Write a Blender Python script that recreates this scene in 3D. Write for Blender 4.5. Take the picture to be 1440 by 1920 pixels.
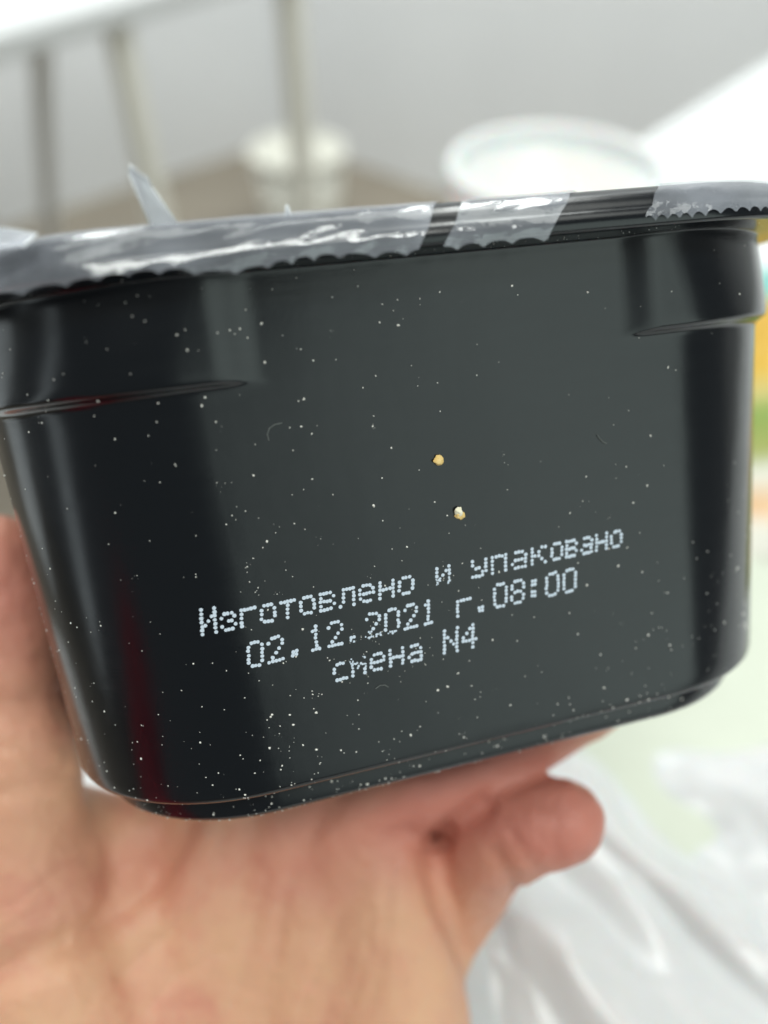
import bpy, bmesh, math, random
import numpy as np
from mathutils import Vector, Matrix, noise
random.seed(7)
S = bpy.context.scene
for o in list(bpy.data.objects): bpy.data.objects.remove(o)

# ------------------------------------------------------------------ camera
PITCH = math.radians(46.0)
CAM = Vector((0, 0, 1.01))
FPX = 1450.0                                   # focal length in photo pixels (photo 1440 x 1920)
cd = bpy.data.cameras.new('camera'); cam = bpy.data.objects.new('camera', cd)
S.collection.objects.link(cam)
cam.location = CAM; cam.rotation_euler = (math.pi/2 - PITCH, 0, 0)
cd.sensor_fit = 'VERTICAL'; cd.sensor_height = 36.0; cd.lens = 36.0*FPX/1920.0
cd.clip_start = 0.005; cd.clip_end = 50
cd.dof.use_dof = True; cd.dof.focus_distance = 0.1125; cd.dof.aperture_fstop = cd.lens/4.6
cd.dof.aperture_blades = 0
S.camera = cam
S.render.resolution_x = 768; S.render.resolution_y = 1024
RW = Matrix(((1,0,0),(0,-math.sin(PITCH),math.cos(PITCH)),(0,-math.cos(PITCH),-math.sin(PITCH))))  # camera(x right,y down,z fwd) -> world
def ray(px, py): return RW @ Vector(((px-720)/FPX, (py-960)/FPX, 1.0))
def at(px, py, z):
    d = ray(px, py); return CAM + d*((z-CAM.z)/d.z)
def atd(px, py, depth): return CAM + ray(px, py)*depth

# ------------------------------------------------------------------ world and lamps
w = bpy.data.worlds.new('World'); S.world = w; w.use_nodes = True
bg = w.node_tree.nodes['Background']; bg.inputs[0].default_value = (0.93, 1.0, 1.0, 1); bg.inputs[1].default_value = 0.14
def area(name, loc, target, sx, sy, radiance, col):
    l = bpy.data.lights.new(name, 'AREA'); l.shape = 'RECTANGLE'; l.size = sx; l.size_y = sy
    l.energy = radiance*math.pi*sx*sy; l.color = col
    o = bpy.data.objects.new(name, l); S.collection.objects.link(o); o.location = loc
    o.rotation_euler = (Vector(target)-Vector(loc)).to_track_quat('-Z', 'Y').to_euler()
    return o
area('overhead_light', (-0.35, 0.55, 2.55), (-0.30, 0.6, 0), 0.35, 1.5, 2.2, (0.96, 1.0, 0.95))
area('overhead_light', (0.65, 0.55, 2.55), (0.6, 0.6, 0), 0.35, 1.5, 2.2, (0.96, 1.0, 0.95))
area('overhead_light', (0.05, -0.48, 2.55), (0.0, -0.35, 0), 1.5, 0.35, 9.4, (0.97, 1.0, 0.95))  # added overhead, behind the camera, to brighten the palm
area('overhead_light', (-0.75, 1.7, 2.55), (-0.75, 1.8, 0), 0.35, 1.5, 12.5, (0.96, 1.0, 0.97))  # added towards the back to brighten the far walls and floor
area('overhead_light', (0.6, 1.65, 2.55), (0.6, 1.7, 0), 0.35, 1.5, 12.5, (0.96, 1.0, 0.97))  # second added light for the far walls
wx, wy = 0.808, 0.590                        # added panels mirrored in the tray face, in a row behind the camera right
for k, rad, top in ((-1.0, 0.66, 2.00), (0.0, 0.93, 2.16), (1.0, 1.10, 2.31), (2.0, 1.1, 2.31)):
    h_ = top-0.69
    area('reflection_light', (0.88+wx*k*0.327, -1.18+wy*k*0.327, 0.69+h_/2), (0.88+wx*k*0.327-wy, -1.18+wy*k*0.327+wx, 0.69+h_/2-0.2), 0.327, h_, rad, (0.84, 1.0, 0.94))
area('reflection_light', (-1.25, -0.47, 1.05), (0, 0.06, 0.93), 0.16, 1.1, 1.0, (0.86, 0.97, 1.0))  # added strip, gives a grey band in the tray's left corner reflection
area('reflection_light', (-1.2, 0.20, 0.80), (0, 0.06, 0.90), 0.26, 0.9, 0.8, (0.86, 0.97, 1.0))  # second added strip, for another grey band in that corner
S.view_settings.view_transform = 'Standard'; S.view_settings.look = 'None'
S.view_settings.exposure = 0.4; S.view_settings.gamma = 1.0
S.render.engine = 'CYCLES'

# ------------------------------------------------------------------ helpers
def link(o): S.collection.objects.link(o); return o
def tag(o, label=None, cat=None, group=None, kind=None):
    if label: o['label'] = label
    if cat: o['category'] = cat
    if group: o['group'] = group
    if kind: o['kind'] = kind
    return o
def empty(name, M, label, cat, group=None):
    o = bpy.data.objects.new(name, None); link(o); o.matrix_world = M; o.empty_display_size = 0.01; bpy.context.view_layer.update()
    return tag(o, label, cat, group)
def mobj(name, verts, faces, mat, parent=None, smooth=True, normals=None):
    me = bpy.data.meshes.new(name); me.from_pydata([tuple(v) for v in verts], [], faces); me.update()
    if smooth: me.polygons.foreach_set('use_smooth', [True]*len(me.polygons))
    if normals is not None: me.normals_split_custom_set_from_vertices([tuple(n) for n in normals])
    me.materials.append(mat)
    o = bpy.data.objects.new(name, me); link(o)
    if parent: o.parent = parent
    return o
def bobj(name, bm, mat, parent=None, smooth=False):
    me = bpy.data.meshes.new(name); bm.to_mesh(me); bm.free()
    if smooth: me.polygons.foreach_set('use_smooth', [True]*len(me.polygons))
    me.materials.append(mat); o = bpy.data.objects.new(name, me); link(o)
    if parent: o.parent = parent
    return o
def box_bm(c, d, bev=0.0, rotz=0):
    bm = bmesh.new(); bmesh.ops.create_cube(bm, size=1)
    bmesh.ops.scale(bm, vec=d, verts=bm.verts)
    if bev: bmesh.ops.bevel(bm, geom=list(bm.edges), offset=bev, segments=3, affect='EDGES')
    bmesh.ops.rotate(bm, matrix=Matrix.Rotation(rotz, 3, 'Z'), verts=bm.verts)
    bmesh.ops.translate(bm, vec=c, verts=bm.verts)
    return bm
def mat(name, col, rough=0.5, **kw):
    m = bpy.data.materials.new(name); m.use_nodes = True
    b = m.node_tree.nodes['Principled BSDF']
    b.inputs['Base Color'].default_value = (*col, 1); b.inputs['Roughness'].default_value = rough
    for k, v in kw.items(): b.inputs[k.replace('_', ' ')].default_value = v
    return m
def nodes(m): return m.node_tree.nodes, m.node_tree.links, m.node_tree.nodes['Principled BSDF']
def noise_tex(m, scale, detail=4, rough=0.55, coord='Object', stretch=(1,1,1)):
    N, L, b = nodes(m)
    tc = N.new('ShaderNodeTexCoord'); mp = N.new('ShaderNodeMapping'); mp.inputs['Scale'].default_value = stretch
    t = N.new('ShaderNodeTexNoise'); t.inputs['Scale'].default_value = scale; t.inputs['Detail'].default_value = detail
    t.inputs['Roughness'].default_value = rough
    L.new(tc.outputs[coord], mp.inputs[0]); L.new(mp.outputs[0], t.inputs['Vector'])
    return t
def ramp(m, src, stops):
    N, L, b = nodes(m); r = N.new('ShaderNodeValToRGB')
    e = r.color_ramp.elements
    while len(e) < len(stops): e.new(0.5)
    for el, (p, c) in zip(e, stops): el.position = p; el.color = (*c, 1)
    L.new(src, r.inputs[0]); return r
def bump(m, src, strength, dist):
    N, L, b = nodes(m); bp = N.new('ShaderNodeBump'); bp.inputs['Strength'].default_value = strength
    bp.inputs['Distance'].default_value = dist; L.new(src, bp.inputs['Height']); L.new(bp.outputs[0], b.inputs['Normal'])
    return bp
def varied(name, c0, c1, scale, rough, bstr=0.0, bdist=0.001, **kw):
    m = mat(name, c0, rough, **kw); t = noise_tex(m, scale)
    r = ramp(m, t.outputs['Fac'], [(0.3, c0), (0.7, c1)]); N, L, b = nodes(m)
    L.new(r.outputs[0], b.inputs['Base Color'])
    if bstr: bump(m, t.outputs['Fac'], bstr, bdist)
    return m

# ------------------------------------------------------------------ materials
M_wall = varied('wall_paint', (0.82,0.83,0.85), (0.85,0.86,0.88), 3, 0.7)
M_floor = varied('floor_vinyl', (0.25,0.215,0.17), (0.31,0.27,0.215), 6, 0.55)
M_table = varied('white_laminate', (0.68,0.69,0.695), (0.71,0.72,0.725), 8, 0.35)
M_cream = varied('cream_metal', (0.84,0.82,0.74), (0.87,0.85,0.78), 9, 0.4)
M_bin = varied('cream_plastic', (0.80,0.79,0.72), (0.83,0.82,0.75), 6, 0.4)

# black glossy thermoformed plastic
M_black = mat('black_plastic', (0.0022,0.0036,0.0056), 0.17)
N, L, b = nodes(M_black); b.inputs['IOR'].default_value = 1.52
t1 = noise_tex(M_black, 55, 3, 0.5, stretch=(1, 1, 0.45))
t2 = noise_tex(M_black, 2600, 2, 0.6, stretch=(1, 1, 3.0))
t3 = noise_tex(M_black, 260, 5, 0.7, stretch=(0.35, 0.35, 2.2))
b1 = N.new('ShaderNodeBump'); b1.inputs['Strength'].default_value = 0.09; b1.inputs['Distance'].default_value = 0.0016
b2 = N.new('ShaderNodeBump'); b2.inputs['Strength'].default_value = 0.2; b2.inputs['Distance'].default_value = 0.00004
L.new(t1.outputs['Fac'], b1.inputs['Height']); L.new(t2.outputs['Fac'], b2.inputs['Height'])
t4 = noise_tex(M_black, 420, 6, 0.75, stretch=(0.12, 0.12, 1.7)); t5 = noise_tex(M_black, 60, 2)
mk = N.new('ShaderNodeMapRange'); mk.inputs['From Min'].default_value = 0.52; mk.inputs['From Max'].default_value = 0.68
L.new(t5.outputs['Fac'], mk.inputs['Value']); mk2 = N.new('ShaderNodeMath'); mk2.operation = 'MULTIPLY'
L.new(mk.outputs[0], mk2.inputs[0]); L.new(t4.outputs['Fac'], mk2.inputs[1])
b3 = N.new('ShaderNodeBump'); b3.inputs['Strength'].default_value = 0.30; b3.inputs['Distance'].default_value = 0.00012
L.new(mk2.outputs[0], b3.inputs['Height']); L.new(b1.outputs[0], b3.inputs['Normal'])
L.new(b3.outputs[0], b2.inputs['Normal']); L.new(b2.outputs[0], b.inputs['Normal'])
rr_ = N.new('ShaderNodeMapRange'); rr_.inputs['To Min'].default_value = 0.13; rr_.inputs['To Max'].default_value = 0.24
L.new(t3.outputs['Fac'], rr_.inputs['Value']); L.new(rr_.outputs[0], b.inputs['Roughness'])

M_ink = mat('white_ink', (0.60,0.68,0.78), 0.55)
M_dust = mat('white_dust', (0.84,0.82,0.76), 0.7)
M_lint = mat('lint', (0.12,0.13,0.125), 0.8)
M_crumb = varied('yellow_crumb', (0.80,0.52,0.14), (0.88,0.66,0.30), 900, 0.6, 0.4, 0.0002)
M_crumb2 = varied('pale_crumb', (0.85,0.78,0.55), (0.90,0.86,0.72), 900, 0.6, 0.4, 0.0002)

# clear lidding film, hazy, crinkled, glossy
M_film = mat('lidding_film', (0.62,0.65,0.73), 0.10)
N, L, b = nodes(M_film)
b.inputs['IOR'].default_value = 1.75
tf = noise_tex(M_film, 150, 5, 0.6, stretch=(0.35, 1, 1.0))
bump(M_film, tf.outputs['Fac'], 0.13, 0.0014)
out = N['Material Output']; mx = N.new('ShaderNodeMixShader'); tr = N.new('ShaderNodeBsdfTransparent')
tg = noise_tex(M_film, 90, 3)
mr = N.new('ShaderNodeMapRange'); mr.inputs['From Min'].default_value = 0.3; mr.inputs['From Max'].default_value = 0.7
mr.inputs['To Min'].default_value = 0.16; mr.inputs['To Max'].default_value = 0.36
L.new(tg.outputs['Fac'], mr.inputs['Value']); L.new(mr.outputs[0], mx.inputs[0])
gl = N.new('ShaderNodeBsdfGlossy'); gl.inputs['Roughness'].default_value = 0.10; mx2 = N.new('ShaderNodeMixShader'); mx2.inputs[0].default_value = 0.055
L.new(b.inputs['Normal'].links[0].from_socket, gl.inputs['Normal'])
L.new(tr.outputs[0], mx.inputs[1]); L.new(b.outputs[0], mx.inputs[2]); L.new(mx.outputs[0], mx2.inputs[1]); L.new(gl.outputs[0], mx2.inputs[2]); L.new(mx2.outputs[0], out.inputs['Surface'])

# skin
M_skin = mat('skin', (0.62,0.36,0.235), 0.48)
N, L, b = nodes(M_skin)
ts = noise_tex(M_skin, 38, 5, 0.6)
rs = ramp(M_skin, ts.outputs['Fac'], [(0.28,(0.76,0.45,0.27)), (0.52,(0.74,0.40,0.255)), (0.75,(0.68,0.29,0.205))])
at_ = N.new('ShaderNodeAttribute'); at_.attribute_name = 'flush_shade'
mc = N.new('ShaderNodeMix'); mc.data_type = 'RGBA'; mc.inputs[7].default_value = (0.58,0.215,0.16,1)
L.new(at_.outputs['Fac'], mc.inputs[0]); L.new(rs.outputs[0], mc.inputs[6]); L.new(mc.outputs[2], b.inputs['Base Color'])
ts2 = noise_tex(M_skin, 170, 4, 0.6); tadd = N.new('ShaderNodeMath'); tadd.operation = 'MULTIPLY_ADD'; tadd.inputs[1].default_value = 0.45; tsub = N.new('ShaderNodeMath'); tsub.operation = 'SUBTRACT'; tsub.inputs[1].default_value = 0.22
L.new(ts2.outputs['Fac'], tadd.inputs[0]); L.new(ts.outputs['Fac'], tadd.inputs[2]); L.new(tadd.outputs[0], tsub.inputs[0]); L.new(tsub.outputs[0], rs.inputs[0])
b.inputs['Subsurface Weight'].default_value = 0.25; b.inputs['Subsurface Radius'].default_value = (1,0.35,0.2); b.inputs['Subsurface Scale'].default_value = 0.004
tb = noise_tex(M_skin, 420, 6, 0.7); bump(M_skin, tb.outputs['Fac'], 0.5, 0.0007)
M_sleeve = varied('red_fabric', (0.34,0.014,0.02), (0.42,0.02,0.03), 80, 0.8)

M_bag = mat('white_film_bag', (0.62,0.62,0.625), 0.22)
N, L, b = nodes(M_bag); b.inputs['Subsurface Weight'].default_value = 0.2; b.inputs['Subsurface Scale'].default_value = 0.01
tbg = noise_tex(M_bag, 45, 6, 0.65); bump(M_bag, tbg.outputs['Fac'], 0.22, 0.003)
M_napkin = varied('pale_green_paper', (0.55,0.58,0.49), (0.59,0.62,0.53), 12, 0.7)
M_tub = mat('milky_plastic', (0.72,0.755,0.755), 0.3)
N, L, b = nodes(M_tub); b.inputs['Subsurface Weight'].default_value = 0.4; b.inputs['Subsurface Scale'].default_value = 0.01

# ------------------------------------------------------------------ room
def slab(name, a, bb, h, thick, side, m):
    """vertical wall from plan point a to bb, thickness on the given side"""
    a = Vector((a[0], a[1], 0)); bb = Vector((bb[0], bb[1], 0)); d = (bb-a).normalized(); n = Vector((-d.y, d.x, 0))*side*thick
    v = [a, bb, bb+n, a+n]; v += [p+Vector((0,0,h)) for p in v]
    f = [(0,1,2,3),(4,7,6,5),(0,4,5,1),(1,5,6,2),(2,6,7,3),(3,7,4,0)]
    o = mobj(name, v, f, m, smooth=False); return tag(o, kind='structure')
fl = mobj('floor', [(-3.5,-2.5,0),(3.5,-2.5,0),(3.5,4.5,0),(-3.5,4.5,0)], [(0,1,2,3)], M_floor, smooth=False); tag(fl, kind='structure')
cx, cy = -0.343, 2.733
slab('wall_left', (cx, cy), (cx-0.75*5.6, cy-0.661*5.6), 2.7, 0.12, -1, M_wall)
slab('wall_right', (cx, cy), (cx+0.778*4.0, cy-0.628*4.0), 2.7, 0.12, 1, M_wall)

def lathe(profile, seg=64):
    v, f = [], []
    for (r, z) in profile:
        for k in range(seg):
            a = 2*math.pi*k/seg; v.append((r*math.cos(a), r*math.sin(a), z))
    for i in range(len(profile)-1):
        for k in range(seg):
            k2 = (k+1) % seg; f.append((i*seg+k, i*seg+k2, (i+1)*seg+k2, (i+1)*seg+k))
    return v, f
# waste bin on the floor in the corner of the room
bp = at(557, 276, 0.232)
bin_o = empty('waste_bin', Matrix.Translation((bp.x, bp.y, 0)) @ Matrix.Diagonal((0.76,0.76,0.76,1)), 'cream round waste bin on the brown floor in the room corner', 'bin')
v, f = lathe([(0.0,0.004),(0.115,0.004),(0.12,0.012),(0.155,0.285),(0.15,0.285),(0.116,0.016),(0.0,0.012)])
mobj('bin_body', v, f, M_bin, bin_o)
v, f = lathe([(0.150,0.280),(0.166,0.278),(0.170,0.286),(0.168,0.300),(0.160,0.304),(0.150,0.300),(0.150,0.280)])
mobj('rim', v, f, M_bin, bin_o)

# far table on the left (edge and legs)
e0 = at(0, 62, 0.75); e1 = at(250, -6, 0.75)
ed = Vector((e1.x-e0.x, e1.y-e0.y, 0)).normalized(); en = Vector((-ed.y, ed.x, 0))
ang = math.atan2(ed.y, ed.x)
ft = empty('far_table', Matrix.Translation((e0.x, e0.y, 0)) @ Matrix.Rotation(ang, 4, 'Z'), 'white table with slim legs near the far wall', 'table')
bobj('tabletop', box_bm((0.10, 0.30, 0.735), (0.95, 0.60, 0.03), 0.004), M_table, ft)
def leg_at(px, py, inner=0.03):
    d = ray(px, py); d2 = Vector((d.x, d.y, 0))
    o_ = Vector((e0.x, e0.y, 0)) + en*inner
    # intersect plan ray with the line o_ + s*ed
    den = d2.x*ed.y - d2.y*ed.x
    s = (d2.x*o_.y - d2.y*o_.x)/(-den) if den else 0
    return s
for px, py, inn, wd in ((222, 60, 0.03, 0.032), (549, 60, 0.03, 0.036)):
    s = leg_at(px, py, inn)
    bobj('leg', box_bm((s, inn, 0.36), (wd, wd, 0.72), 0.004), M_cream, ft)

# the third leg, splayed, seen in the shade behind
lt = at(58, 60, 0.75)+Vector((-0.03, 0.10, -0.03)); lb = at(100, 560, 0.0)
lv = []
for p_ in (lb, lt):
    for ax, ay in ((-1,-1),(1,-1),(1,1),(-1,1)): lv.append(ft.matrix_world.inverted() @ Vector((p_.x+ax*0.012, p_.y+ay*0.012, p_.z)))
mobj('leg', lv, [(3,2,1,0),(4,5,6,7),(0,1,5,4),(1,2,6,5),(2,3,7,6),(3,0,4,7)], M_wall, ft, smooth=False)
# near table on the right
q0 = at(1440, 110, 0.75); q1 = at(1200, 260, 0.75)
td = Vector((q1.x-q0.x, q1.y-q0.y, 0)).normalized(); tn = Vector((td.y, -td.x, 0))
if tn.x < 0: tn = -tn
tn = Vector((-td.y, td.x, 0)) if Vector((-td.y, td.x, 0)).x > 0 else Vector((td.y, -td.x, 0))
org = Vector((q1.x, q1.y, 0))
ang2 = math.atan2(td.y, td.x)
nt = empty('near_table', Matrix.Translation((q1.x, q1.y, 0)) @ Matrix.Rotation(ang2, 4, 'Z'), 'bright white table holding the round tub and the plastic bag', 'table')
sgn = 1 if (Matrix.Rotation(-ang2, 3, 'Z') @ tn).y > 0 else -1
bobj('tabletop', box_bm((0.05, sgn*0.40, 0.735), (1.55, 0.80, 0.03), 0.003), M_table, nt)
for lx in (-0.66, 0.76):
    for ly in (0.06, 0.74):
        bobj('leg', box_bm((lx, sgn*ly, 0.36), (0.04, 0.04, 0.72), 0.004), M_cream, nt)

# round milky tub
tp = at(1045, 304, 0.853)
tub = empty('round_tub', Matrix.Translation((tp.x, tp.y, 0.7505)) @ Matrix.Diagonal((0.965,0.965,1,1)), 'milky white round plastic tub with open top on the table', 'tub')
v, f = lathe([(0,0.0),(0.044,0.0),(0.046,0.002),(0.0545,0.098),(0.0530,0.098),(0.0448,0.004),(0,0.003)], 96)
mobj('tub_body', v, f, M_tub, tub)
v, f = lathe([(0.0530,0.0935),(0.0562,0.0935),(0.0575,0.0955),(0.0578,0.0995),(0.0562,0.1025),(0.0540,0.1025),(0.0522,0.100),(0.0520,0.096),(0.0530,0.0935)], 96)
mobj('rim', v, f, M_tub, tub)

# ------------------------------------------------------------------ the tray (fitted pose, metres)
MT = Matrix(((0.96130959,-0.24533013,-0.12528764),(0.27133745,0.76479793,0.58434589),(-0.04753793,-0.59573253,0.80177484)))
TT = Vector((0.00329336,0.09935445,0.85681871))
MTRAY = Matrix.Translation(TT) @ MT.to_4x4()
W, D, H, TAP = 0.137, 0.12, 0.081, 0.0385
RW0, RL0, H1, INS = 0.0319, 0.0300, 0.0061, 0.0040
tray = empty('food_tray', MTRAY, 'black glossy plastic food tray with white printed date held up in a hand', 'food tray')

def outline(a, bq, R, nc=36, nf=110, ns=36):
    """closed CCW ring starting at the middle of the back; returns points and outward normals"""
    P, Nn = [], []
    def seg(p, q, n, nrm):
        for k in range(n):
            t = k/n; P.append((p[0]+(q[0]-p[0])*t, p[1]+(q[1]-p[1])*t)); Nn.append(nrm)
    def arc(cx_, cy_, a0):
        for k in range(nc):
            t = math.radians(a0+90*k/nc); P.append((cx_+R*math.cos(t), cy_+R*math.sin(t))); Nn.append((math.cos(t), math.sin(t)))
    seg((0, bq), (-a+R, bq), 20, (0,1)); arc(-a+R, bq-R, 90)
    seg((-a, bq-R), (-a, -bq+R), ns, (-1,0)); arc(-a+R, -bq+R, 180)
    seg((-a+R, -bq), (a-R, -bq), nf, (0,-1)); arc(a-R, -bq+R, 270)
    seg((a, -bq+R), (a, bq-R), ns, (1,0)); arc(a-R, bq-R, 0)
    seg((a-R, bq), (0, bq), 20, (0,1))
    return np.array(P), np.array(Nn)
def ring_dims(z): s = (H-z)*math.tan(TAP); return W/2-s, D/2-s
def sstep(e0_, e1_, x):
    t = min(1, max(0, (x-e0_)/(e1_-e0_))); return t*t*(3-2*t)
LUG0, LUG1 = 0.0268, 0.0335
def lug_ring(z, k=1.0):
    """outline with square-ish raised corners; k = 1 full lug, 0 plain wall"""
    a, bq = ring_dims(z); P0, N0 = outline(a, bq, RW0); P1, N1 = outline(a, bq, RL0 + 0.0045*sstep(0.0672, H+0.004, z))
    # the lugs stand 1.5 mm proud of the wall near the corners
    P = P1.copy()
    amt = np.zeros(len(P))
    for i, (x, y) in enumerate(P1):
        on_front = abs(y) > bq-0.0005; on_side = abs(x) > a-0.0005
        ex = sstep(LUG0, LUG1, abs(x)); ey = sstep(0.0215, 0.028, abs(y))
        amt[i] = ex if on_front else (0.45*ey if on_side else (0.45+0.55*abs(N1[i][1])**2))
    P = P1 + N1*(amt*0.0013)[:,None]
    return P0*(1-k) + P*k, amt
rings = []          # (points Nx3, part name)
def add_ring(P, z, tagname): rings.append((np.c_[P, np.full(len(P), z)], tagname))
# foot and base
def base_ring(z, inset):
    a, bq = ring_dims(z); return outline(a-inset, bq-inset, max(RW0-inset, 0.003))[0]
add_ring(base_ring(0, INS+0.02), 0.0004, 'foot')
add_ring(base_ring(0, INS+0.006), 0.0004, 'foot')
for z, i_ in ((0.0, INS+0.0026),(0.0,INS+0.0020),(0.0002,INS+0.0012),(0.0006,INS+0.0006),(0.0011,INS+0.0002),(0.0016,INS),(0.0034,INS),(0.0051,INS+0.0001),(0.0055,INS-0.0002),(0.0057,INS-0.0009),(0.00575,INS-0.0016)):
    add_ring(base_ring(z, i_), z, 'foot')
for z, i_ in ((0.0058,0.0014),(0.0059,0.0009),(0.0061,0.00045),(0.0065,0.00015),(0.0071,0.0)):
    add_ring(base_ring(z, i_), z, 'wall')
for z in np.linspace(0.009, 0.0640, 16): add_ring(base_ring(z, 0), z, 'wall')
for z, k in ((0.0656,0.0),(0.0661,0.05),(0.06645,0.16),(0.06675,0.40),(0.06705,0.72),(0.0674,0.93),(0.0679,1.0)):
    add_ring(lug_ring(z, k)[0], z, 'wall')
for z in np.linspace(0.069, 0.0802, 7): add_ring(lug_ring(z)[0], z, 'wall')
LUGAMT = lug_ring(0.075)[1]
# flange profile (outward, up from H)
FL = [(0.0003,-0.0003),(0.0010,0.0),(0.003,0.0000),(0.0056,0.0000),(0.0061,0.0001),(0.00645,0.00035),(0.0066,0.0008),(0.0066,0.0014),(0.00645,0.0022),(0.0061,0.00275),(0.00585,0.0030),(0.00575,0.0034),(0.00555,0.0040),(0.0050,0.0049),(0.0042,0.0056),(0.0028,0.0061),(0.001,0.0063),(-0.003,0.0064)]
PF, NF = outline(W/2, D/2, 0.030)
PH = lug_ring(0.0802)[0]
LB = LUGAMT*0.0013
for k_, (o_, z) in enumerate(FL):
    t_ = 1.0 if k_ > 3 else sstep(0.0002, 0.0045, o_)
    add_ring((PF + NF*o_)*t_ + PH*(1-t_), H+z, 'rim')
NR = len(PF)
V = np.vstack([r[0] for r in rings])
# full mesh normals
F = []; FT = []
for j in range(len(rings)-1):
    for i in range(NR):
        i2 = (i+1) % NR
        F.append((j*NR+i, j*NR+i2, (j+1)*NR+i2, (j+1)*NR+i))
        z0 = rings[j][0][i,2]; nm = rings[j+1][1] if rings[j+1][1] == rings[j][1] else rings[j][1]
        if nm == 'wall' and rings[j][0][i,2] > 0.0645 and LUGAMT[i] > 0.02:
            nm = 'corner_lug%d' % (2*(PF[i,0] > 0) + (PF[i,1] > 0))
        FT.append(nm)
Fa = np.array(F)
# gentle out-of-flatness of a thermoformed sheet
fn = np.cross(V[Fa[:,2]]-V[Fa[:,0]], V[Fa[:,3]]-V[Fa[:,1]])
VN = np.zeros_like(V)
for c in range(4): np.add.at(VN, Fa[:,c], fn)
VN /= np.linalg.norm(VN, axis=1)[:,None]+1e-12
for nm in ['foot','wall','rim','corner_lug0','corner_lug1','corner_lug2','corner_lug3']:
    idx = [k for k in range(len(F)) if FT[k] == nm]
    used = np.unique(Fa[idx]); mp_ = {int(u): k for k, u in enumerate(used)}
    faces = [tuple(mp_[int(q)] for q in Fa[k]) for k in idx]
    if nm == 'foot': faces.append(tuple(mp_[i] for i in range(NR))[::-1])
    o = mobj('corner_lug' if nm.startswith('corner') else nm, V[used], faces, M_black, tray, normals=VN[used])

# position on the front wall from a photo pixel
MI = MTRAY.inverted()
oc = MI @ CAM
def face_at(px, py, off=0.0):
    d = MI.to_3x3() @ ray(px, py); tt = math.tan(TAP)
    s = (-D/2 - off + (H-oc.z)*tt - oc.y)/(d.y + d.z*tt)
    return oc + d*s
FNORM = Vector((0, -math.cos(TAP), -math.sin(TAP)))

# ------------------------------------------------------------------ printed date (flat ink dots)
G = {'И':'10001 10001 10011 10101 11001 10001 10001','з':'01110 10001 00110 10001 01110','г':'11111 10000 10000 10000 10000',
'о':'01110 10001 10001 10001 01110','т':'11111 00100 00100 00100 00100','в':'11110 10001 11110 10001 11110','л':'01111 01001 01001 01001 10001',
'е':'01110 10001 11111 10000 01110','н':'10001 10001 11111 10001 10001','и':'10001 10001 10011 10101 11001','у':'10001 10001 01101 00011 11110',
'п':'11111 10001 10001 10001 10001','а':'01110 00001 01111 10001 01111','к':'10011 10100 11100 10010 10001','с':'01110 10000 10000 00000 01111',
'м':'10001 11010 10101 10001 10001','0':'01110 10001 10001 10001 10001 10001 01110','2':'01110 10001 00001 00010 00100 01000 11111',
'1':'00100 01100 00100 00100 00100 00100 01110','8':'01110 10001 10001 01110 10001 10001 01110','4':'00010 00110 01010 10010 11111 00010 00010',
'N':'10001 10001 11001 10101 10011 10001 10001','.':'01100 01100',':':'01100 01100 00000 01100 01100 00000'}
G['и'] = '10001 10011 10101 11001 10001'
TXT = [("Изготовлено и упаковано", [(0,380,1190),(64,774,1109),(72,819,1095),(76,842,1090),(84,886,1082),(108,1034,1050),(136,1164,1022)], 0.00060),
       ("02.12.2021 г.08:00", [(0,467,1250),(6,505,1242),(18,581,1220),(24,617,1212),(48,759,1179),(54,792,1171),(66,858,1155),(78,927,1139),(106,1078,1106)], 0.00058),
       ("смена N4", [(0,627,1276),(6,661,1267),(18,732,1248),(24,767,1241),(36,833,1225),(46,892,1211)], 0.00060)]
def lerp_tab(tab, c):
    xs = [t[0] for t in tab]; return np.interp(c, xs, [t[1] for t in tab]), np.interp(c, xs, [t[2] for t in tab])
iv, if_ = [], []
def disc(P, r, n=12, sx=1.0, lift=0.00006):
    P = P + FNORM*lift; k = len(iv); ux = Vector((1,0,0)); uz = FNORM.cross(ux).normalized()
    ph = random.random()
    for q in range(n):
        a = 2*math.pi*(q+ph)/n; rr2 = r*random.uniform(0.92, 1.08)
        iv.append(P + ux*(rr2*sx*math.cos(a)) + uz*(rr2*math.sin(a)))
    if_.append(tuple(range(k, k+n)))
dn = 0
for text, tab, pz in TXT:
    for ci, ch in enumerate(text):
        if ch == ' ': continue
        rows = G[ch].split(' ')
        for ri, row in enumerate(rows):
            up = len(rows)-1-ri
            for co, bit in enumerate(row):
                if bit != '1': continue
                col = ci*6+co; px, py = lerp_tab(tab, col)
                P = face_at(px, py); P = P + Vector((0.00006*up, 0, 0)) + Vector((0, -math.sin(TAP)*up*pz, up*pz))
                P += Vector((random.gauss(0,0.00003),0,random.gauss(0,0.00004)))
                smudge = (text[0] == '0' and ((ci == 6 and ri > 4) or (ci == 7 and ri > 5) or (ci == 5 and ri == 1))) or (text[0] == 'с' and ci == 1 and ri in (0,1,2)) or (ch == 'и' and ri >= 3 and text[0]=='И' and ci==12)
                r = random.uniform(0.00026, 0.000305)
                lift = 0.00006 + (dn % 7)*0.000004; dn += 1
                if smudge:
                    for q in range(3): disc(P+Vector((random.gauss(0,.00014),0,random.gauss(0,.00014))), random.uniform(.00009,.00021), 8, 1, lift)
                    continue
                disc(P, r, 12, 1.0, lift)
mobj('date_stamp', iv, if_, M_ink, tray, smooth=False)

# ------------------------------------------------------------------ lidding film over the flange
PB, NB = PF, NF
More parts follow.
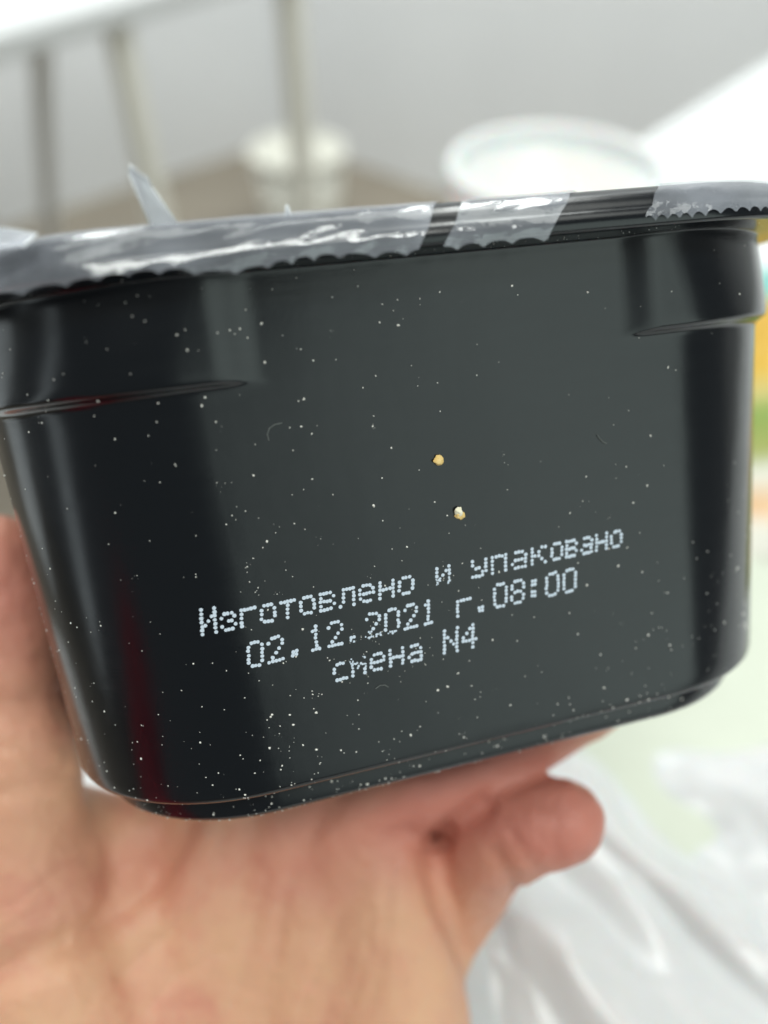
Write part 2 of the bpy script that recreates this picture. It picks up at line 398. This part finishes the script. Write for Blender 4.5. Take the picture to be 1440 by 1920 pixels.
# arclength with 0 at the middle of the front
cum = np.r_[0, np.cumsum(np.linalg.norm(np.roll(PB, -1, 0)-PB, axis=1))]
mid = int(np.argmin(np.abs(PB[:,0]) + (PB[:,1] > 0)*10)); S0 = cum[mid]; TOT = cum[-1]
def base(s):
    t = (s+S0) % TOT
    return np.array([np.interp(t, cum, np.r_[PB[:,k], PB[0,k]]) for k in (0,1)]), np.array([np.interp(t, cum, np.r_[NB[:,k], NB[0,k]]) for k in (0,1)])
FLP = [(-0.0035,0.0066),(-0.0010,0.0066),(0.001,0.00655),(0.0028,0.00635),(0.0042,0.00585),(0.0050,0.00515),(0.0057,0.0041),(0.0060,0.0034),(0.0063,0.0027),(0.00675,0.0014),(0.00680,0.0006),(0.00683,0.0000),(0.00680,-0.0006),(0.00675,-0.0012)]
fo = np.array(FLP); fl_len = np.r_[0, np.cumsum(np.linalg.norm(np.diff(fo, axis=0), axis=1))]; fl_t = fl_len/fl_len[-1]
def film_pt(s, v):
    p, n = base(s); o_ = np.interp(v, fl_t, fo[:,0]); z = np.interp(v, fl_t, fo[:,1])
    c = noise.noise(Vector((s*80, v*3, 1.7)))*0.00030 + noise.noise(Vector((s*260+v*9, v*7, 9.1)))*0.00014
    c = c*max(0.2, min(1, v*1.6)) + 0.0001
    q = p + n*(o_+max(c, -0.0001)); return Vector((q[0], q[1], H+z+max(0, c)*0.5))
def film(name, sT, sB, period, amp, K, sharp, J=26, vmin=0.0, cut=0.955):
    vs, fs = [], []
    for k in range(K+1):
        for j in range(J+1):
            u = k/K; v0 = j/J
            s = (sT[0]*(1-v0)+sB[0]*v0)*(1-u) + (sT[1]*(1-v0)+sB[1]*v0)*u
            ph = (s/period + 0.55*noise.noise(Vector((s*95, 3, 0)))) % 1.0
            w_ = abs(ph-0.5)*2                       # 1 at the cusps
            w_ = w_**sharp
            vend = cut + amp*(w_-0.5) + (0.045 if s > -0.03 else 0.07)*noise.noise(Vector((s*85, 5, 2)))
            vend -= 0.10*sstep(-0.045, -0.08, s) if s < -0.045 else 0
            vs.append(film_pt(s, vmin + (vend-vmin)*v0))
    for k in range(K):
        for j in range(J):
            a_ = k*(J+1)+j; fs.append((a_, a_+J+1, a_+J+2, a_+1))
    o = mobj(name, vs, fs, M_film, tray); return o
def sx(px, py): return face_at(px, py, 0.0062).x
film('film_strip', (-0.125, sx(890, 385)), (-0.125, sx(782, 462)), 0.0037, 0.042, 460, 2.6)
film('film_strip', (sx(948, 385), sx(1160, 362)), (sx(828, 458), sx(1022, 447)), 0.0040, 0.04, 130, 2.6)
film('film_strip', (sx(1318, 365), 0.120), (sx(1207, 415), 0.120), 0.0021, 0.05, 300, 2.0, cut=0.86)
M_shard = M_film.copy(); M_shard.name = 'film_shard'
for n_ in M_shard.node_tree.nodes:
    if n_.type == 'MAP_RANGE': n_.inputs['To Min'].default_value = 0.38; n_.inputs['To Max'].default_value = 0.55
M_edge = mat('film_edge', (0.75,0.78,0.80), 0.3)
# flat lid sheet across the top
cap = [ (x*(1-0.0028/ max(1e-6, math.hypot(x,y))), y*(1-0.0028/max(1e-6, math.hypot(x,y))), H+0.0062) for x, y in PF]
mobj('lidding_sheet', cap, [tuple(range(NR))], M_film, tray, smooth=False)
# torn shard of film standing up, and a lifted corner
def shard(pts, thick=0.00008):
    n = len(pts); nrm = (pts[1]-pts[0]).cross(pts[2]-pts[0]).normalized()*thick
    v = list(pts) + [p+nrm for p in pts]
    f = [tuple(range(n)), tuple(range(2*n-1, n-1, -1))] + [(i, (i+1) % n, n+(i+1) % n, n+i) for i in range(n)]
    return v, f
def shard_edges(o, v):
    bm_ = bmesh.new(); P = v[:len(v)//2]; r = 0.00010
    for k in range(len(P)):
        a_, b_ = P[k], P[(k+1) % len(P)]
        if a_.z < H+0.0055 and b_.z < H+0.0055: continue
        d = (b_-a_).normalized(); u = d.orthogonal().normalized(); w_ = d.cross(u); rg = []
        for p in (a_-d*r*0.5, b_+d*r*0.5): rg.append([bm_.verts.new(p+(u*math.cos(t)+w_*math.sin(t))*r) for t in (0,1.05,2.09,3.14,4.19,5.24)])
        for q in range(6): bm_.faces.new((rg[0][q], rg[0][(q+1) % 6], rg[1][(q+1) % 6], rg[1][q]))
        bm_.faces.new(rg[0][::-1]); bm_.faces.new(rg[1])
    bobj('film_edge', bm_, M_edge, o, True)
def film_px(px, py, off): return face_at(px, py, off)
v, f = shard([film_px(286,428,.0030), film_px(241,325,.0045), film_px(243,309,.0048), film_px(251,316,.0048), film_px(262,326,.0046), film_px(276,333,.0044), film_px(284,350,.0040), film_px(336,424,.0030)])
sh_ = mobj('film_shard', v, f, M_shard, tray, smooth=False); shard_edges(sh_, v)
v, f = shard([film_px(-60,470,.006), film_px(-60,415,.005), film_px(5,427,.005), film_px(70,438,.004), film_px(45,462,.006)])
sh_ = mobj('film_shard', v, f, M_shard, tray, smooth=False); shard_edges(sh_, v)
v, f = shard([film_px(533,415,.003), film_px(537,384,.0032), film_px(541,389,.0032), film_px(548,415,.003)])
sh_ = mobj('film_shard', v, f, M_shard, tray, smooth=False); shard_edges(sh_, v)

# ------------------------------------------------------------------ dust and crumbs resting on the tray
dv, df = [], []
def speck(P, n, r):
    n = n.normalized(); t = n.orthogonal().normalized(); t.rotate(Matrix.Rotation(random.random()*6.28, 3, n)); b_ = n.cross(t)
    k = len(dv); m_ = random.choice((5, 6, 7))
    for q in range(m_):
        a = 2*math.pi*q/m_; rr2 = r*random.uniform(0.6, 1.15); dv.append(P + t*rr2*math.cos(a)*1.0 + b_*rr2*math.sin(a)*0.8 + n*0.00001)
    dv.append(P + n*r*random.uniform(0.5, 1.0))
    for q in range(m_): df.append((k+q, k+(q+1) % m_, k+m_))
wall_rows = [j for j, r in enumerate(rings) if r[1] in ('wall','foot') and j > 4]
front_cols = [i for i in range(NR) if PF[i,1] < -D/2+0.03]
def on_tray(i, zt):
    k = max(q for q in range(len(wall_rows)) if q == 0 or rings[wall_rows[q]][0][i,2] <= zt); k = min(k, len(wall_rows)-2)
    j, j2 = wall_rows[k], wall_rows[k+1]; z0 = rings[j][0][i,2]; z1 = rings[j2][0][i,2]; t = min(1, max(0, (zt-z0)/max(1e-6, z1-z0)))
    return Vector(rings[j][0][i]).lerp(Vector(rings[j2][0][i]), t), Vector(VN[j*NR+i]).lerp(Vector(VN[j2*NR+i]), t)
cnt = 0
while cnt < 1050:
    i = random.choice(front_cols); z = 0.080*random.random()**1.7
    x = PF[i,0]
    dens = 0.17 + 0.66*sstep(0.0, 0.05, -x)*(1-0.5*z/0.08) + 0.75*sstep(0.02, 0.05, x)*(1-z/0.05 if z < 0.05 else 0)
    if z < 0.008: dens += 0.15
    if random.random() > dens: continue
    P, Nn = on_tray(i, z)
    # slide freely inside the cell
    P2, N2 = on_tray((i+1) % NR, z); P = P.lerp(P2, random.random())
    r = min(0.00026, 0.000105*math.exp(random.gauss(0, 0.45)))
    speck(P, Nn, r); cnt += 1
    if random.random() < 0.12:
        for q in range(random.randint(1, 4)):
            speck(P + Vector((random.gauss(0,.0005),0,random.gauss(0,.0005))), Nn, r*random.uniform(0.3,0.6))
for j in range(70):      # specks on the underside of the flange lip
    i = random.choice(front_cols); P = Vector((*(PF[i]+NF[i]*random.uniform(0.001, 0.006)), H-0.00001)); speck(P, Vector((0,0,-1)), random.uniform(.00004,.0001))
for j in range(46):      # crumbs of ink round the smudged print
    px, py = random.choice(((705,1190),(668,1215),(680,1240),(790,1235),(836,1095))); P = face_at(px+random.gauss(0,16), py+random.gauss(0,13)); speck(P, FNORM, random.uniform(.00004,.00013))
ds = mobj('dust', dv, df, M_dust, smooth=False); ds.matrix_world = MTRAY
tag(ds, 'fine white dust specks scattered over the black tray', 'dust', kind='stuff')
def fibre(pts, r):
    bm = bmesh.new(); prev = None
    P = [face_at(*p) + FNORM*r for p in pts]
    for k, p in enumerate(P):
        d = (P[min(k+1, len(P)-1)]-P[max(k-1, 0)]).normalized(); s_ = d.cross(FNORM).normalized()
        ring = [bm.verts.new(p + s_*r*math.cos(a)+FNORM*r*math.sin(a)) for a in (0, 1.57, 3.14, 4.71)]
        if prev:
            for q in range(4): bm.faces.new((prev[q], prev[(q+1) % 4], ring[(q+1) % 4], ring[q]))
        prev = ring
    return bm
def lint(pts, label, r=0.00009):
    o = bobj('lint_fibre', fibre(pts, r), M_lint, None, True); o.matrix_world = MTRAY; tag(o, label, 'lint')
lint([(529,793),(515,796),(505,803),(501,814),(504,826)], 'curved grey lint fibre on the tray right of the left ledge')
lint([(1119,816),(1124,823),(1130,829),(1137,832)], 'short grey lint fibre on the right half of the tray', 0.0001)
lint([(704,1291),(712,1285),(721,1284),(728,1288)], 'tiny curved lint fibre below the printed bottom line', 0.00008)
def crumb(px, py, blobs, label):
    P0 = face_at(px, py); bm = bmesh.new(); nb = 0
    for dx, dz, r in blobs:
        g = bmesh.ops.create_icosphere(bm, subdivisions=3, radius=r)['verts']
        for v_ in g:
            n_ = noise.noise(v_.co*2600 + Vector((px, nb, 0)))*0.45 + noise.noise(v_.co*900 + Vector((nb, py, 4)))*0.6
            v_.co *= 1+0.95*n_; v_.co.y *= 0.55; v_.co += Vector((dx, 0, dz))
        nb += 1
    o = bobj('crumb', bm, M_crumb, None, True)
    o.matrix_world = MTRAY @ Matrix.Translation(P0 + FNORM*0.0003); tag(o, label, 'crumb', 'crumbs stuck to the tray')
    return o
crumb(820, 864, [(0,0,0.00078),(0.0003,0.0003,0.00055)], 'upper plain yellow crumb stuck to the tray front')
c2 = crumb(862, 963, [(0.0001,-0.00025,0.00072),(-0.0003,-0.0001,0.0005)], 'lower crumb, half white half yellow, just above the printed text')
bm = bmesh.new(); g = bmesh.ops.create_icosphere(bm, subdivisions=3, radius=0.00064)['verts']
for v_ in g:
    v_.co *= 1+0.5*noise.noise(v_.co*2300); v_.co.y *= 0.6; v_.co += Vector((-0.0002, -0.0001, 0.00045))
bobj('white_lump', bm, M_crumb2, c2, True)

# ------------------------------------------------------------------ hand
def capsule_chain(bm, pts):
    """pts: (px, py, depth mm, radius mm); densely placed balls joined by tapered tubes"""
    P = [(atd(a_, b_, c_/1000), r_/1000) for a_, b_, c_, r_ in pts]
    # catmull-rom resample
    out_ = []
    for k in range(len(P)-1):
        p0 = P[max(k-1,0)]; p1 = P[k]; p2 = P[k+1]; p3 = P[min(k+2, len(P)-1)]
        for s_ in range(10):
            t = s_/10
            h = lambda x0,x1,x2,x3: 0.5*((2*x1)+(x2-x0)*t+(2*x0-5*x1+4*x2-x3)*t*t+(3*x1-x0-3*x2+x3)*t*t*t)
            out_.append((h(p0[0],p1[0],p2[0],p3[0]), h(p0[1],p1[1],p2[1],p3[1])))
    out_.append(P[-1])
    # tube with hemispherical ends
    rings_ = []
    d0 = (out_[1][0]-out_[0][0]).normalized(); d1 = (out_[-1][0]-out_[-2][0]).normalized()
    seq = [(out_[0][0]-d0*out_[0][1]*math.cos(a), out_[0][1]*math.sin(a)+1e-5, d0) for a in np.linspace(0.12, 1.4, 6)]
    for k in range(len(out_)):
        d = (out_[min(k+1,len(out_)-1)][0]-out_[max(k-1,0)][0]).normalized(); seq.append((out_[k][0], out_[k][1], d))
    seq += [(out_[-1][0]+d1*out_[-1][1]*math.cos(a), out_[-1][1]*math.sin(a)+1e-5, d1) for a in np.linspace(1.4, 0.12, 6)]
    ref = Vector((0.31, 0.2, 0.93)); prev = None; first = None
    for c_, r_, d in seq:
        u = (ref - d*ref.dot(d)).normalized(); v_ = d.cross(u)
        ring = [bm.verts.new(c_ + u*r_*math.cos(a)+v_*r_*math.sin(a)) for a in np.linspace(0, 2*math.pi, 25)[:-1]]
        if prev:
            for q in range(24): bm.faces.new((prev[q], prev[(q+1) % 24], ring[(q+1) % 24], ring[q]))
        else: bm.faces.new(ring[::-1])
        prev = ring
    bm.faces.new(prev)
CH = {
 'thumb': [(-12,1058,150,10.0),(2,1170,150,11.0),(14,1300,150,10.4),(28,1430,151,11.8),(30,1580,154,14.5),(80,1780,158,18),(200,2000,164,22),(430,2260,174,26)],
 'idx':  [(620,1395,176,9.0),(505,1425,168,9.5),(420,1510,167,11),(380,1700,169,13.5),(400,1950,172,17),(450,2260,175,22)],
 'mid':  [(850,1352,172,9.2),(700,1395,167,9.8),(560,1490,168,11.5),(530,1700,170,13.5),(515,1950,172,17),(500,2260,175,24)],
 'ring': [(1180,1265,165,8.2),(1080,1318,163,8.8),(980,1372,162,9.2),(860,1450,162,9.6),(690,1500,165,11.2),(660,1700,168,13.5),(630,1950,170,17),(560,2260,175,24)],
 'pinky':[(1052,1540,150,8.5),(980,1560,153,9.0),(912,1602,162,9.0),(872,1672,171,9.4),(810,1760,174,10.5),(745,1850,167,14.0),(640,2100,172,20),(560,2300,175,24)],
 'edge': [(722,1570,165,9.5),(738,1700,162,11.5),(742,1850,163,14.5),(730,2000,166,18),(640,2260,174,24)],
 'web':  [(60,1565,158,12),(200,1568,168,9.5),(360,1570,172,10)],
 'fill': [(450,1560,172,11),(455,1700,170,13.5),(460,1950,172,17)],
 'behind': [(730,1540,186,12),(830,1590,188,12),(880,1640,186,10)],
 'fill2': [(610,1540,170,11),(600,1700,168.5,13.8),(575,1950,171,17)],
 'fill3': [(700,1560,168,10),(705,1720,166,13.5),(690,1950,168,17)],
 'fill4': [(250,1700,166,12),(280,1850,168,17),(330,2050,170,20)],
}
bm = bmesh.new()
for k in CH: capsule_chain(bm, CH[k])
# forearm stub
me = bpy.data.meshes.new('hand_raw'); bm.to_mesh(me); bm.free()
tmp = bpy.data.objects.new('hand_raw', me); link(tmp)
md = tmp.modifiers.new('r', 'REMESH'); md.mode = 'VOXEL'; md.voxel_size = 0.0011
sm = tmp.modifiers.new('s', 'SMOOTH'); sm.factor = 0.5; sm.iterations = 26
dg = bpy.context.evaluated_depsgraph_get(); hm = bpy.data.meshes.new_from_object(tmp.evaluated_get(dg))
bpy.data.objects.remove(tmp)
# creases pressed into the skin (polyline in photo pixels, width mm, depth mm)
CREASE = [([(-30,1318),(40,1322),(115,1300)],2.0,1.1),([(-30,1345),(40,1348),(110,1330)],1.2,0.5),([(0,1490),(60,1478),(120,1450)],1.6,0.7),
 ([(350,1530),(325,1590),(270,1670),(180,1745),(70,1800),(-20,1835)],3.4,2.6),([(420,1560),(400,1640),(330,1740),(230,1830)],1.6,0.7),
 ([(520,1800),(528,1700),(560,1600),(600,1540)],1.5,0.6),([(560,1920),(600,1800),(640,1720)],1.2,0.4),([(905,1510),(850,1545),(812,1590),(830,1680),(870,1790)],2.2,1.6),
 ([(925,1600),(950,1650),(985,1690)],1.8,1.0),([(1012,1505),(1018,1560),(1012,1610)],1.2,0.25),([(770,1560),(800,1650),(830,1740)],1.4,0.5),
 ([(1035,1500),(1043,1560),(1035,1612)],1.0,0.35),([(960,1560),(985,1610),(1010,1640)],1.0,0.4),([(430,1900),(470,1760),(500,1640)],1.1,0.35),([(690,1900),(720,1760),(735,1620)],1.3,0.4),([(640,1920),(690,1800),(700,1700)],0.8,0.25),([(250,1920),(330,1830),(430,1780)],0.9,0.3),([(-20,1230),(50,1238),(100,1228)],0.9,0.3),([(0,1400),(60,1405),(115,1395)],0.9,0.3),([(60,1620),(120,1700),(140,1800)],0.8,0.25),
 ([(20,1700),(90,1650),(160,1600)],0.9,0.3),([(-10,1760),(60,1720)],0.8,0.25)]
n = len(hm.vertices); co = np.empty(n*3); hm.vertices.foreach_get('co', co); co = co.reshape(-1,3)
nn = np.empty(n*3); hm.vertices.foreach_get('normal', nn); nn = nn.reshape(-1,3)
rwi = np.array(RW.transposed()); cc = (co-np.array(CAM)) @ rwi.T
pxy = np.c_[720+FPX*cc[:,0]/cc[:,2], 960+FPX*cc[:,1]/cc[:,2]]; facing = ((co-np.array(CAM))*nn).sum(1) < 0
disp = np.zeros(n)
for poly, wd, dp in CREASE:
    best = np.full(n, 1e9)
    for k in range(len(poly)-1):
        a_ = np.array(poly[k], float); e_ = np.array(poly[k+1], float)-a_
        t = np.clip(((pxy-a_) @ e_)/(e_ @ e_), 0, 1); d_ = np.linalg.norm(pxy-(a_+t[:,None]*e_), axis=1)
        best = np.minimum(best, d_)
    mm = best*cc[:,2]/FPX*1000
    disp -= np.where(facing, dp*np.exp(-(mm/wd)**2), 0)
co2 = co + nn*(disp/1000)[:,None]
for i in range(n):
    co2[i] += nn[i]*(0.0006*noise.noise(Vector(co[i])*70) + 0.00035*noise.noise(Vector(co[i])*190) + 0.0002*noise.noise(Vector(co[i])*420))
wr = np.array(atd(500, 2260, 0.175))
hm.vertices.foreach_set('co', (co2-wr).ravel())
def sp(c_, r_): return np.exp(-((np.linalg.norm(pxy-np.array(c_), axis=1))/r_)**2)
flush_shade = np.clip(0.9*sp((1080,1560),120)+0.95*sp((0,1100),220)+0.45*sp((930,1720),130)+0.6*sp((1000,1430),160)+0.25*sp((60,1400),150)+0.3*sp((800,1500),120)+0.3*sp((30,1650),150)+0.6*sp((560,1580),140)+0.55*sp((740,1550),120)+0.6*sp((900,1470),120)+0.4*sp((340,1600),90)+0.3*sp((200,1650),90), 0, 1)  # skin redness, plus shade between fingers and under the tray put into the colour
fa = hm.attributes.new('flush_shade', 'FLOAT', 'POINT'); fa.data.foreach_set('value', flush_shade)
hm.polygons.foreach_set('use_smooth', [True]*len(hm.polygons)); hm.materials.clear(); hm.materials.append(M_skin); hm.update()
def tube(bm_, P, rad, seg=20):
    prev = None
    for k, p in enumerate(P):
        d = (P[min(k+1, len(P)-1)]-P[max(k-1, 0)]).normalized(); u = d.orthogonal().normalized() if prev is None else (u - d*u.dot(d)).normalized()
        v_ = d.cross(u); r_ = rad[k]
        ring = [bm_.verts.new(p + (u*math.cos(a)+v_*math.sin(a))*r_*(1+0.05*noise.noise(p*60+u*a))) for a in np.linspace(0, 2*math.pi, seg+1)[:-1]]
        if prev:
            for q in range(seg): bm_.faces.new((prev[q], prev[(q+1) % seg], ring[(q+1) % seg], ring[q]))
        prev = ring
hand = bpy.data.objects.new('hand', hm); link(hand); hand.location = wr
tag(hand, 'bare left hand holding the tray from below, palm facing up', 'hand')

# unseen red sleeve, added for the red stripe mirrored in the tray's left corner
A0 = Vector(wr); ctrl = [A0+Vector((-0.03,-0.03,-0.03)), A0+Vector((-0.12,-0.08,-0.045)), Vector((-0.22,-0.17,0.77)), Vector((-0.30,-0.205,0.755)), Vector((-0.325,-0.225,0.80)), Vector((-0.32,-0.235,0.88)), Vector((-0.31,-0.255,0.94))]
bm = bmesh.new(); tube(bm, [p-A0 for p in ctrl], [0.034,0.038,0.045,0.052,0.05,0.045,0.03])
sl = bobj('sleeve', bm, M_sleeve, hand, True); sl['label'] = 'unseen red sleeve, added for its reflection in the tray'

# ------------------------------------------------------------------ things on the near table, right
def grid_obj(name, fn_, nu, nv, m, parent=None, smooth=True):
    vs = [fn_(u/nu, v/nv) for u in range(nu+1) for v in range(nv+1)]
    fs = [(u*(nv+1)+v, (u+1)*(nv+1)+v, (u+1)*(nv+1)+v+1, u*(nv+1)+v+1) for u in range(nu) for v in range(nv)]
    return mobj(name, vs, fs, m, parent, smooth)
def ridged(p, s):
    t = 0; a_ = 1
    for k in range(4):
        t += a_*(1-abs(noise.noise(p*s + Vector((k*7.1, 3.3*k, 1.7*k))))*2.0); a_ *= 0.5; s *= 1.9
    return t
# crumpled plastic bag
def bagf(u, v):
    x = -0.05 + 0.30*u; y = -0.13 + 0.30*v
    e = min(1, 4.2*min(u, 1-u))*min(1, 4.2*min(v, 1-v)); e = e**0.6
    p = Vector((x, y, 0.3)); wv = Vector((noise.noise(p*14), noise.noise(p*14+Vector((5,1,2))), 0))*0.35
    h = 0.020*e + e*0.013*(ridged(Vector(((p.x*0.88+p.y*0.47)*1.25, (p.y*0.88-p.x*0.47)*0.34, 0.3)) + wv*0.05, 15)-0.9) + 0.010*e*noise.noise(Vector((p.x*16+p.y*8, p.y*7-p.x*3, 1)))
    return Vector((x + 0.007*noise.noise(p*30), y + 0.007*noise.noise(p*30+Vector((9,9,9))), max(0.0006, h)))
bc = at(1230, 1760, 0.75)
bag = grid_obj('plastic_bag', bagf, 170, 170, M_bag, None, False)
bag.data.polygons.foreach_set('use_smooth', [True]*len(bag.data.polygons))
bag.location = (bc.x-0.085, bc.y-0.108, 0.7515); tag(bag, 'crumpled white plastic bag lying on the near table', 'plastic bag')
# pale green sheet under it
def napf(u, v):
    x = -0.11+0.22*u; y = -0.10+0.20*v
    return Vector((x, y, 0.0012+0.0035*abs(noise.noise(Vector((x*16, y*11, 2))))))
nc_ = at(1240, 1330, 0.75)
nap = grid_obj('paper_sheet', napf, 40, 40, M_napkin); nap.location = (nc_.x, nc_.y, 0.7508); nap.rotation_euler = (0,0,0.6)
tag(nap, 'pale green-white paper sheet on the table beyond the plastic bag', 'paper sheet')
# colourful snack packet
pk0 = at(1440, 520, 0.76); pk1 = at(1440, 1010, 0.76)
pd = (pk1-pk0); plen = Vector((pd.x, pd.y, 0)).length; pang = math.atan2(pd.y, pd.x)
M_pack = mat('packet_print', (0.8,0.6,0.1), 0.3)
N, L, b = nodes(M_pack); tcp = N.new('ShaderNodeTexCoord'); sep = N.new('ShaderNodeSeparateXYZ'); L.new(tcp.outputs['Object'], sep.inputs[0])
tn2 = noise_tex(M_pack, 30, 3); ad = N.new('ShaderNodeMath'); ad.operation = 'MULTIPLY_ADD'; ad.inputs[1].default_value = -4.2
mx_ = N.new('ShaderNodeMath'); mx_.operation = 'SUBTRACT'; mx_.inputs[1].default_value = 0.012; mx_.use_clamp = True
L.new(sep.outputs['Y'], mx_.inputs[0]); L.new(mx_.outputs[0], ad.inputs[0])
mrp = N.new('ShaderNodeMapRange'); mrp.inputs['From Min'].default_value = 0; mrp.inputs['From Max'].default_value = plen
L.new(sep.outputs['X'], mrp.inputs['Value']); L.new(mrp.outputs[0], ad.inputs[2])
rp = ramp(M_pack, ad.outputs[0], [(0.0,(0.16,0.46,0.42)),(0.16,(0.14,0.42,0.38)),(0.23,(0.52,0.29,0.012)),(0.50,(0.55,0.33,0.02)),(0.60,(0.46,0.40,0.13)),(0.66,(0.18,0.28,0.04)),(0.80,(0.28,0.30,0.07)),(0.86,(0.62,0.62,0.55)),(0.94,(0.62,0.36,0.16)),(0.99,(0.64,0.62,0.55))])
L.new(rp.outputs[0], b.inputs['Base Color'])
def pack_side(sign):
    def fn_(u, v):
        x = -0.02+u*(plen+0.03); y = -0.03+0.15*v
        e = (max(0, min(1, 5*min(u, 1-u)))**0.5)*(max(0, min(1, 4*min(v, 1-v)))**0.5)
        return Vector((x, y, 0.0015 + (0.022*e + 0.002*e*noise.noise(Vector((x*60, y*60, sign))) if sign > 0 else 0.0)))
    return fn_
ps = empty('snack_packet', Matrix.Translation((pk0.x+0.008, pk0.y, 0.7505)) @ Matrix.Rotation(pang, 4, 'Z'), 'yellow, teal and green printed packet lying at the table right side', 'packet')
grid_obj('packet_front', pack_side(1), 60, 40, M_pack, ps)
grid_obj('packet_back', pack_side(-1), 4, 4, M_pack, ps)
